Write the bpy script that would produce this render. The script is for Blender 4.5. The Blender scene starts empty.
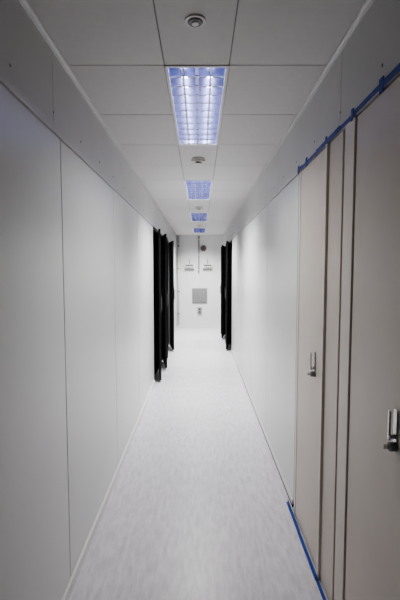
import bpy, bmesh, math, random
from mathutils import Vector, Matrix
random.seed(4)
scene = bpy.context.scene
try: scene.view_settings.look='AgX - Medium High Contrast'
except Exception as ex: print(ex)

# ------------------------------------------------------------ materials
def mat(name, col, rough=0.5, metal=0.0, emit=None, estr=0.0, noise=0.0, nscale=6.0, bump=0.0, stretch=(1,1,1), spec=0.5):
    m = bpy.data.materials.new(name); m.use_nodes = True
    nt = m.node_tree; b = nt.nodes["Principled BSDF"]
    b.inputs["Base Color"].default_value = (*col, 1)
    b.inputs["Roughness"].default_value = rough
    b.inputs["Metallic"].default_value = metal
    b.inputs["Specular IOR Level"].default_value = spec
    if emit:
        b.inputs["Emission Color"].default_value = (*emit, 1)
        b.inputs["Emission Strength"].default_value = estr
    if noise > 0 or bump > 0:
        tc = nt.nodes.new("ShaderNodeTexCoord"); mp = nt.nodes.new("ShaderNodeMapping")
        mp.inputs["Scale"].default_value = stretch
        n = nt.nodes.new("ShaderNodeTexNoise"); n.inputs["Scale"].default_value = nscale
        n.inputs["Detail"].default_value = 6
        nt.links.new(tc.outputs["Object"], mp.inputs["Vector"]); nt.links.new(mp.outputs["Vector"], n.inputs["Vector"])
        if noise > 0:
            r = nt.nodes.new("ShaderNodeValToRGB")
            r.color_ramp.elements[0].position = 0.3; r.color_ramp.elements[1].position = 0.7
            r.color_ramp.elements[0].color = (*[c*(1-noise) for c in col], 1)
            r.color_ramp.elements[1].color = (*[min(1, c*(1+noise)) for c in col], 1)
            nt.links.new(n.outputs["Fac"], r.inputs["Fac"]); nt.links.new(r.outputs["Color"], b.inputs["Base Color"])
        if bump > 0:
            bp = nt.nodes.new("ShaderNodeBump"); bp.inputs["Strength"].default_value = bump
            bp.inputs["Distance"].default_value = 0.002
            nt.links.new(n.outputs["Fac"], bp.inputs["Height"]); nt.links.new(bp.outputs["Normal"], b.inputs["Normal"])
    return m

M_wall = mat("white_panel", (0.68,0.69,0.685), 0.28, noise=0.015, nscale=2.0)
M_band = mat("grey_white_fascia", (0.57,0.565,0.565), 0.4, noise=0.03, nscale=3)
M_tile = mat("ceiling_tile_white", (0.66,0.65,0.64), 0.6, noise=0.02, nscale=30, bump=0.05)
M_joint = mat("joint_dark", (0.10,0.10,0.11), 0.7)
M_jointb = mat("joint_bluegrey", (0.17,0.20,0.30), 0.5)
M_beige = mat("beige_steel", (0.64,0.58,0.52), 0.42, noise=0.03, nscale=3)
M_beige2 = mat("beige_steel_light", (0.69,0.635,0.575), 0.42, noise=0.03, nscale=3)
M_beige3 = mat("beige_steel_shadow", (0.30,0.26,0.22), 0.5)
M_alu = mat("aluminium_trim", (0.62,0.62,0.62), 0.35, 0.6)
M_base = mat("skirting_white", (0.74,0.73,0.72), 0.4)
M_black = mat("black_gap", (0.012,0.012,0.014), 0.6)
M_rack = mat("rack_black", (0.006,0.006,0.007), 0.45, spec=0.3)
M_led = mat("rack_grey", (0.08,0.08,0.085), 0.4, 0.5)
M_tape = mat("blue_tape", (0.012,0.05,0.30), 0.5, noise=0.25, nscale=30)
M_chrome = mat("chrome", (0.62,0.62,0.62), 0.2, 1.0)
M_louv = mat("louvre_blue_aluminium", (0.24,0.25,0.42), 0.25, 1.0)
M_refl = mat("reflector_blue", (0.50,0.53,0.72), 0.20, 1.0)
M_lampw = mat("luminaire_white", (0.8,0.8,0.8), 0.4)
M_tube = mat("tube_emission", (0.9,0.9,0.9), 0.4, emit=(1.0,0.99,0.98), estr=18)
M_plast = mat("white_plastic", (0.72,0.71,0.69), 0.4)
M_dgrey = mat("dark_grey", (0.06,0.06,0.065), 0.5)
M_mgrey = mat("mid_grey", (0.22,0.225,0.23), 0.5)
M_lgrey = mat("light_grey", (0.26,0.265,0.27), 0.5)
M_seam = mat("seam_light_grey", (0.55,0.56,0.56), 0.5)
M_rivet = mat("rivet_grey", (0.38,0.38,0.38), 0.4)
M_red = mat("red_plastic", (0.10,0.05,0.04), 0.4)
M_orange = mat("brown_sounder", (0.13,0.09,0.075), 0.35)

# floor: vinyl with marbling streaks
def floor_mat():
    m = bpy.data.materials.new("vinyl_floor"); m.use_nodes = True
    nt = m.node_tree; b = nt.nodes["Principled BSDF"]; b.inputs["Roughness"].default_value = 0.33
    tc = nt.nodes.new("ShaderNodeTexCoord")
    def nz(scale, st, det=8):
        mp = nt.nodes.new("ShaderNodeMapping"); mp.inputs["Scale"].default_value = st
        n = nt.nodes.new("ShaderNodeTexNoise"); n.inputs["Scale"].default_value = scale; n.inputs["Detail"].default_value = det
        n.inputs["Roughness"].default_value = 0.7
        nt.links.new(tc.outputs["Object"], mp.inputs["Vector"]); nt.links.new(mp.outputs["Vector"], n.inputs["Vector"]); return n
    n1 = nz(9, (4.5, 0.9, 1)); n2 = nz(2.0, (1,1,1), 3)
    r = nt.nodes.new("ShaderNodeValToRGB")
    e = r.color_ramp.elements
    e[0].position = 0.33; e[0].color = (0.475,0.45,0.49,1)
    e[1].position = 0.60; e[1].color = (0.64,0.615,0.65,1)
    nt.links.new(n1.outputs["Fac"], r.inputs["Fac"])
    r2 = nt.nodes.new("ShaderNodeValToRGB")
    r2.color_ramp.elements[0].position=0.3; r2.color_ramp.elements[0].color=(0.95,0.95,0.955,1)
    r2.color_ramp.elements[1].position=0.7; r2.color_ramp.elements[1].color=(1,1,1,1)
    nt.links.new(n2.outputs["Fac"], r2.inputs["Fac"])
    mx = nt.nodes.new("ShaderNodeMix"); mx.data_type='RGBA'; mx.blend_type='MULTIPLY'; mx.inputs[0].default_value=1
    nt.links.new(r.outputs["Color"], mx.inputs[6]); nt.links.new(r2.outputs["Color"], mx.inputs[7])
    nt.links.new(mx.outputs[2], b.inputs["Base Color"])
    return m
M_floor = floor_mat()

# ------------------------------------------------------------ mesh builder
class B:
    def __init__(s, name): s.name=name; s.v=[]; s.f=[]; s.fm=[]; s.fs=[]; s.mats=[]
    def mi(s, m):
        if m not in s.mats: s.mats.append(m)
        return s.mats.index(m)
    def absorb(s, bm, m, M=None, smooth=False):
        bm.verts.index_update(); o=len(s.v)
        for v in bm.verts:
            s.v.append(tuple(M @ v.co) if M is not None else tuple(v.co))
        k=s.mi(m)
        for f in bm.faces:
            s.f.append([o+v.index for v in f.verts]); s.fm.append(k)
            s.fs.append(bool(smooth and (smooth=='all' or len(f.verts)==4)))
        bm.free()
    def box(s, x0,x1,y0,y1,z0,z1, m, bev=0.0, M=None):
        bm=bmesh.new(); bmesh.ops.create_cube(bm, size=1.0)
        for v in bm.verts:
            v.co = Vector(((x0+x1)/2+v.co.x*(x1-x0), (y0+y1)/2+v.co.y*(y1-y0), (z0+z1)/2+v.co.z*(z1-z0)))
        if bev>0: bmesh.ops.bevel(bm, geom=list(bm.edges), offset=bev, segments=2, affect='EDGES', profile=0.5)
        s.absorb(bm,m,M)
    def cyl(s, c, r, h, axis, m, r2=None, seg=20, M=None, smooth=True):
        bm=bmesh.new(); bmesh.ops.create_cone(bm, cap_ends=True, segments=seg, radius1=r, radius2=r if r2 is None else r2, depth=h)
        R = {'z':Matrix.Identity(4),'x':Matrix.Rotation(math.pi/2,4,'Y'),'y':Matrix.Rotation(-math.pi/2,4,'X')}[axis]
        T = Matrix.Translation(c) @ R
        if M is not None: T = M @ T
        s.absorb(bm,m,T,smooth)
    def sph(s, c, r, m, sc=(1,1,1), seg=12):
        bm=bmesh.new(); bmesh.ops.create_uvsphere(bm, u_segments=seg, v_segments=seg//2+2, radius=r)
        s.absorb(bm,m,Matrix.Translation(c) @ Matrix.Diagonal((*sc,1)),'all')
    def done(s, loc=(0,0,0)):
        me=bpy.data.meshes.new(s.name); me.from_pydata(s.v,[],s.f)
        for m in s.mats: me.materials.append(m)
        me.polygons.foreach_set("material_index", s.fm); me.polygons.foreach_set("use_smooth", s.fs)
        me.update()
        o=bpy.data.objects.new(s.name, me); o.location=loc
        scene.collection.objects.link(o); return o

XL, XR = -0.625, 0.600
H = 2.48; ZP = 2.12
Y0, Y1 = -1.3, 10.95

# ------------------------------------------------------------ floor
b=B("floor"); b.box(-1.8,1.8,Y0-.1,Y1+.1,-0.06,0,M_floor); b.done()

# ------------------------------------------------------------ ceiling
RY = 1.97
rows=[]; y=RY
while y>Y0: y-=0.6
while y<Y1: rows.append(y); y+=0.6
rows.append(y)
CX0, CX1 = -0.165, 0.135
lamps=[1.97,4.37,6.77,9.17]
b=B("ceiling"); g=0.0025
for i in range(len(rows)-1):
    a=max(rows[i],Y0); c=min(rows[i+1],Y1)
    if c-a<0.02: continue
    cols=[(XL,CX0),(CX1,XR)]
    if not any(l-0.01<=a and c<=l+1.21 for l in lamps): cols.append((CX0,CX1))
    for (x0,x1) in cols:
        b.box(x0+g,x1-g,a+g,c-g,H,H+0.02,M_tile,0.0015)
for x in (CX0,CX1): b.box(x-0.006,x+0.006,Y0,Y1,H+0.006,H+0.03,M_mgrey)
for yy in rows:
    if Y0<yy<Y1:
        if any(l+0.1<yy<l+1.1 for l in lamps):
            b.box(XL,CX0,yy-.006,yy+.006,H+0.006,H+0.03,M_mgrey); b.box(CX1,XR,yy-.006,yy+.006,H+0.006,H+0.03,M_mgrey)
        else: b.box(XL,XR,yy-.006,yy+.006,H+0.006,H+0.03,M_mgrey)
b.box(-1.8,1.8,Y0-.1,Y1+.1,H+0.16,H+0.22,M_mgrey)  # unseen slab above the tiles, added to stop light leaking in
b.done()

# ------------------------------------------------------------ luminaires
def luminaire(y0, power):
    b=B("fluorescent_louvre_luminaire")
    W=0.30; L=1.2; w=W/2
    f=0.014
    b.box(-w,w,0,f,-0.005,0.004,M_lampw,0.001); b.box(-w,w,L-f,L,-0.005,0.004,M_lampw,0.001)
    b.box(-w,-w+f,f,L-f,-0.005,0.004,M_lampw,0.001); b.box(w-f,w,f,L-f,-0.005,0.004,M_lampw,0.001)
    t=0.003; hh=0.105
    b.box(-w+.004,-w+.004+t,0.004,L-.004,0.0,hh,M_refl); b.box(w-.004-t,w-.004,0.004,L-.004,0.0,hh,M_refl)
    b.box(-w+.004,w-.004,0.004,0.004+t,0.0,hh,M_refl); b.box(-w+.004,w-.004,L-.004-t,L-.004,0.0,hh,M_refl)
    b.box(-w+.004,w-.004,0.004,L-.004,hh,hh+t,M_refl)
    for x in (-0.068,0.068):
        b.cyl((x,L/2,0.084),0.013,L-0.08,'y',M_tube,seg=10)
        for yy in (0.025,L-0.025): b.box(x-.016,x+.016,yy-.014,yy+.014,0.06,hh,M_lampw,0.002)
    for x in (-0.068,0.0,0.068):
        th=0.008 if x else 0.016
        b.box(x-th/2,x+th/2,f,L-f,0.002,0.056,M_louv)
    n=11
    for i in range(1,n):
        yy=L*i/n
        b.box(-w+f,w-f,yy-.005,yy+.005,0.0,0.040,M_louv)
    o=b.done(((CX0+CX1)/2, y0, H))
    ld=bpy.data.lights.new("fluorescent_light",'AREA'); ld.shape='RECTANGLE'; ld.size=0.26; ld.size_y=1.15
    ld.energy=power; ld.color=(1.0,0.992,0.972); ld.spread=math.radians(122)
    lo=bpy.data.objects.new("fluorescent_light",ld); scene.collection.objects.link(lo)
    lo.parent=o; lo.location=(0,L/2,-0.008)
for l,p in zip(lamps,(8.5,40,58,64)): luminaire(l,p)

# ------------------------------------------------------------ ceiling devices
def detector(x,y,r=0.05,spk=False):
    b=B("recessed_ceiling_sensor" if spk else "smoke_detector")
    if spk:
        b.cyl((0,0,-0.003),r,0.006,'z',M_plast,seg=32)
        b.cyl((0,0,-0.008),r*0.62,0.006,'z',M_mgrey,r2=r*0.75,seg=32)
        b.cyl((0,0,-0.012),r*0.33,0.006,'z',M_plast,seg=24)
    else:
        b.cyl((0,0,-0.006),r,0.012,'z',M_plast,seg=28)
        b.cyl((0,0,-0.020),r*0.6,0.020,'z',M_plast,r2=r*0.85,seg=28)
        b.cyl((0,0,-0.034),r*0.35,0.010,'z',M_mgrey,seg=20)
        b.cyl((0,0,-0.043),r*0.5,0.008,'z',M_plast,r2=r*0.6,seg=24)
        b.box(-r*1.1,r*1.1,-.006,.006,-0.018,-0.012,M_mgrey)
    b.done((x,y,H))
detector(-0.018,1.63,0.04,spk=True)
detector(-0.015,3.55,0.055)
detector(-0.015,6.2,0.055)
detector(-0.015,8.6,0.055)

# ------------------------------------------------------------ side walls
def wall(side, joints, ya, yb, name, panelmat=M_wall):
    X = XL if side<0 else XR
    s = side
    def bx(bb, d0,d1,y0,y1,z0,z1,m,bev=0):
        x0=X+s*d0; x1=X+s*d1
        bb.box(min(x0,x1),max(x0,x1),y0,y1,z0,z1,m,bev)
    b=B(name)
    bx(b,0.02,0.10,ya,yb,0.0,H+0.16,M_jointb if s<0 else M_joint)
    js=[ya]+[j for j in joints if ya<j<yb]+[yb]
    for i in range(len(js)-1):
        bx(b,0.0,0.03,js[i]+0.004,js[i+1]-0.004,0.055,ZP-0.003,panelmat,0.0015)
    b.done()

JL=[1.88-1.13*2,1.88-1.13,1.88,3.01,4.14,5.27]
wall(-1,JL,Y0,5.50,"wall_left")
JR=[3.66,4.79,5.92,7.05]
wall(1,JR,2.525,7.72,"wall_right")
wall(-1,[9.4],8.45,Y1,"wall_left")
wall(1,[],10.42,Y1,"wall_right")

for s,X,nm in ((-1,XL,"wall_left_fascia"),(1,XR,"wall_right_fascia")):
    b=B(nm)
    def bx(d0,d1,y0,y1,z0,z1,m,bev=0):
        x0=X+s*d0; x1=X+s*d1; b.box(min(x0,x1),max(x0,x1),y0,y1,z0,z1,m,bev)
    ys=[Y0,-0.6,1.8,4.2,6.6,9.0,Y1]
    for i in range(len(ys)-1):
        bx(0.0,0.019,ys[i]+.0015,ys[i+1]-.0015,ZP+0.04,H-0.002,M_band,0.001)
    bx(-0.010,0.019,Y0,Y1,ZP,ZP+0.038,M_band,0.002)
    bx(-0.016,0.0,Y0,Y1,H-0.004,H-0.0005,M_alu)
    bx(-0.003,0.0,Y0,Y1,H-0.022,H-0.004,M_alu)
    y=-1.0
    while y<Y1-0.1:
        b.sph((X-s*0.001,y,ZP+0.085),0.006,M_rivet,(0.5,1,1),8)
        y+=0.4
    b.done()

for s,X,a,c,nm in ((-1,XL,5.50,8.45,"wall_left_bay"),(1,XR,7.72,10.42,"wall_right_bay")):
    b=B(nm)  # box walls behind the racks, added so no light leaks in
    def bx(d0,d1,y0,y1,z0,z1,m):
        x0=X+s*d0; x1=X+s*d1; b.box(min(x0,x1),max(x0,x1),y0,y1,z0,z1,m)
    bx(1.06,1.12,a-.1,c+.1,0,H+.16,M_dgrey)
    bx(0.1,1.06,a-.1,a-.02,0,H+.16,M_band)
    bx(0.1,1.06,c+.02,c+.1,0,H+.16,M_band)
    bx(0.02,1.06,a-.02,c+.02,ZP+0.06,H+.16,M_band)
    b.done()

b=B("baseboard_left")
for a,c in ((Y0,5.50),(8.45,Y1)):
    b.box(XL-0.02,XL+0.012,a,c,0.0,0.050,M_base,0.002)
b.done()
b=B("baseboard_right")
for a,c in ((2.56,7.72),(10.42,Y1)):
    b.box(XR-0.004,XR+0.02,a,c,0.020,0.052,M_base,0.002)
    b.box(XR-0.001,XR+0.02,a,c,0.0,0.020,M_black)
b.done()

# ------------------------------------------------------------ end walls
b=B("wall_end")
b.box(-0.75,0.75,Y1,Y1+0.1,0,H+0.16,M_wall)
for x in (-0.36,0.40):
    b.box(x-.002,x+.002,Y1-0.001,Y1,0.08,H,M_seam)
b.done()
b=B("baseboard_end"); b.box(XL+.013,XR-.005,Y1-0.012,Y1,0,0.06,M_base,0.002); b.done()
b=B("unseen_back_absorber"); b.box(-0.75,0.75,Y0-0.1,Y0,0,H+0.16,M_dgrey); b.done()  # unseen dark end, added close behind the camera to soak up light

b=B("ventilation_grille")
b.box(-0.20,0.20,-0.02,0,-0.20,0.20,M_mgrey,0.004)
b.box(-0.165,0.165,-0.026,-0.02,-0.165,0.165,M_lgrey)
for i in range(11):
    z=-0.15+i*0.03
    b.box(-0.160,0.160,-0.034,-0.024,z-.008,z+.008,M_lgrey,0.001)
b.done((-0.01,Y1,0.87))
b=B("power_socket")
b.box(-0.06,0.06,-0.03,0,-0.09,0.09,M_lgrey,0.004)
for z in (-0.04,0.04):
    b.cyl((0,-0.032,z),0.026,0.006,'y',M_dgrey,seg=20)
b.done((-0.01,Y1,0.47))
b=B("alarm_sounder")
b.cyl((0,-0.015,0),0.085,0.03,'y',M_lgrey,seg=28)
b.cyl((0,-0.045,0),0.06,0.05,'y',M_orange,r2=0.075,seg=28)
b.cyl((0,-0.075,0),0.03,0.012,'y',M_red,seg=20)
b.done((0.09,Y1,2.13))
b=B("cable_conduit")
b.cyl((0,-0.018,0.0),0.014,1.0,'z',M_mgrey,seg=12)
for z in (-0.4,0,0.4): b.box(-0.024,0.024,-0.034,0,z-.01,z+.01,M_plast,0.002)
b.done((-0.03,Y1,1.96))
b=B("drain_pipe")
b.cyl((0,-0.035,0.0),0.018,2.35,'z',M_plast,seg=12)
for z in (-0.9,-0.3,0.3,0.9): b.box(-0.03,0.03,-0.055,0,z-.012,z+.012,M_mgrey,0.002)
b.done((-0.57,Y1,1.29))
for x in (-0.28,0.20):
    b=B("wall_control_box")
    b.box(-0.12,0.12,-0.06,0,-0.055,0.055,M_plast,0.006)
    b.box(-0.10,0.10,-0.064,-0.06,0.005,0.035,M_dgrey)
    for k in range(4): b.cyl((-0.075+0.05*k,-0.066,-0.025),0.012,0.010,'y',M_dgrey,seg=12)
    b.box(-0.12,0.12,-0.03,0,-0.11,-0.075,M_mgrey,0.003)
    b.cyl((0.0,-0.018,0.12),0.009,0.13,'z',M_mgrey,seg=10)
    b.done((x,Y1,1.66))

# ------------------------------------------------------------ server racks
def rack(side, y0, ang):
    s=side; b=B("server_rack")
    Wd=0.60; D=0.95; Ht=2.10
    def bx(d0,d1,ya,yb,z0,z1,m,bev=0,M=None):
        x0=s*d0; x1=s*d1; b.box(min(x0,x1),max(x0,x1),ya,yb,z0,z1,m,bev,M)
    p=0.045
    for (d0,d1) in ((0,p),(D-p,D)):
        for (ya,yb) in ((0.003,0.003+p),(Wd-.003-p,Wd-.003)):
            bx(d0,d1,ya,yb,0.04,Ht,M_rack,0.003)
    bx(0,D,0.003,Wd-.003,Ht-0.03,Ht,M_rack,0.003)
    bx(0,D,0.003,Wd-.003,0.04,0.08,M_rack,0.003)
    bx(0.05,D-.05,0.005,0.012,0.08,Ht-.03,M_rack); bx(0.05,D-.05,Wd-.012,Wd-.005,0.08,Ht-.03,M_rack)
    bx(D-.01,D,0.05,Wd-.05,0.08,Ht-.03,M_rack)
    for d in (0.06,D-0.06):
        for yy in (0.06,Wd-0.06): b.cyl((s*d,yy,0.02),0.025,0.04,'z',M_dgrey,seg=12)
    z=0.12; k=0
    while z<1.95:
        h=random.choice((0.04,0.085,0.085,0.13))
        bx(0.07,0.75,0.06,Wd-.06,z,z+h-0.005,M_rack if k%3 else M_dgrey,0.002)
        bx(0.066,0.07,0.08,0.14,z+.01,z+min(h-.01,.03),M_led)
        z+=h; k+=1
    hinge=Vector((0,Wd-0.01,0))
    def RM(a): return Matrix.Translation(hinge) @ Matrix.Rotation(a,4,'Z') @ Matrix.Translation(-hinge)
    M=RM(ang)
    if (M@Vector((0,0,0))).x*s>0: M=RM(-ang)
    f=0.035
    for (ya,yb,z0,z1) in ((0.005,f,0.03,Ht-.005),(Wd-f,Wd-.005,0.03,Ht-.005),(f,Wd-f,0.03,0.10),(f,Wd-f,Ht-.06,Ht-.005)):
        bx(-0.03,-0.004,ya,yb,z0,z1,M_rack,0.003,M)
    zz=0.115
    while zz<Ht-.07:
        bx(-0.022,-0.014,f,Wd-f,zz,zz+0.012,M_rack,0,M); zz+=0.028
    for i in range(1,12):
        yy=f+(Wd-2*f)*i/12; bx(-0.024,-0.016,yy-.006,yy+.006,0.1,Ht-.06,M_rack,0,M)
    bx(-0.045,-0.03,0.012,0.03,1.0,1.18,M_led,0.003,M)
    bx(-0.034,-0.03,0.010,0.034,0.96,1.22,M_dgrey,0.002,M)
    X = XL-0.005 if s<0 else XR+0.005
    return b.done((X,y0,0))
for i,a in enumerate((7,9,5,11)): rack(-1,5.53+i*0.72,math.radians(a))
for i,a in enumerate((8,5,10,8)): rack(1,7.76+i*0.655,math.radians(a))

# ------------------------------------------------------------ right near: beige cabinet doors
b=B("wall_right_door_frame")
X=XR
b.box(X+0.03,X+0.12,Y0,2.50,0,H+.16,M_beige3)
b.box(X-0.002,X+0.03,2.497,2.524,0.0,ZP-.002,M_black)
def post(ya,yb):
    w=yb-ya
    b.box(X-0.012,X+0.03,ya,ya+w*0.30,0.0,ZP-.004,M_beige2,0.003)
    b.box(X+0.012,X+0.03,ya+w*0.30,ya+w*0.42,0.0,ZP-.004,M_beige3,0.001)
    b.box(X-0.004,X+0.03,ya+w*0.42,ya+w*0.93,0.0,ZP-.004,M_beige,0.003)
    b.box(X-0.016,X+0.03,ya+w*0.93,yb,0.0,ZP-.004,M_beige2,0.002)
post(1.60,1.955)
post(0.42,0.74)
b.box(X-0.008,X+0.03,2.455,2.495,0.0,ZP-.004,M_beige2,0.003)
b.box(X,X+0.03,Y0,0.42,0,ZP-.004,M_beige)
b.done()

def door(name,ya,yb):
    d=B(name)
    d.box(X-0.006,X+0.028,ya+0.004,yb-0.004,0.012,ZP-0.008,M_beige,0.003)
    d.box(X-0.009,X-0.006,ya+0.006,ya+0.022,0.02,ZP-0.015,M_beige2,0.001)
    return d.done()
door("door_1",1.958,2.455)
door("door_2",0.742,1.598)
def handle(y,z):
    h=B("door_handle")
    h.box(-0.005,0,-0.012,0.012,-0.03,0.075,M_chrome,0.002)
    h.cyl((-0.014,0,-0.010),0.008,0.020,'x',M_chrome,seg=18)
    h.box(-0.025,-0.018,-0.006,0.006,-0.020,0.070,M_chrome,0.003)
    h.cyl((-0.010,0,-0.042),0.014,0.020,'x',M_mgrey,seg=18)
    h.box(-0.038,-0.018,-0.002,0.002,-0.049,-0.035,M_chrome,0.001)
    h.done((X-0.006,y,z))
handle(2.09,1.04); handle(1.21,1.04)

t=B("blue_masking_tape")
def tp(x0,x1,y0,y1,z0,z1): t.box(x0,x1,y0,y1,z0,z1,M_tape)
y=0.2
for k in range(12):
    e=min(y+random.uniform(0.18,0.4),2.52)
    if e-y<0.03: break
    tp(X-0.0125,X-0.0105,y,e,ZP+0.002-random.uniform(0,0.004),ZP+random.uniform(0.014,0.022))
    y=e-0.01
for yy in (0.9,1.36,1.62,1.95,2.3,2.48): tp(X-0.0135,X-0.0105,yy,yy+random.uniform(.02,.04),ZP-0.012,ZP+0.034)
t.done()
# tape folded along the base of the doors: a strip on the floor plus an upstand
t=B("floor_marking_tape")
y=0.2
for k in range(14):
    e=min(y+random.uniform(0.25,0.5),2.62)
    if e-y<0.03: break
    tp(X-0.020-random.uniform(0.006,0.010),X-0.0175,y,e,0.0,0.0015)
    tp(X-0.0185,X-0.017,y,e,0.0,random.uniform(0.014,0.022))
    y=e-0.01
t.done()

# ------------------------------------------------------------ camera / world
cam=bpy.data.cameras.new("camera"); co=bpy.data.objects.new("camera",cam)
scene.collection.objects.link(co); scene.camera=co
cam.sensor_width=36; cam.lens=24.6; cam.clip_start=0.02
co.location=(0,0,1.53); co.rotation_euler=(math.radians(90-4.05),0,0)
w=bpy.data.worlds.new("world"); scene.world=w; w.use_nodes=True
w.node_tree.nodes["Background"].inputs[0].default_value=(0.6,0.65,0.7,1)
w.node_tree.nodes["Background"].inputs[1].default_value=0.05
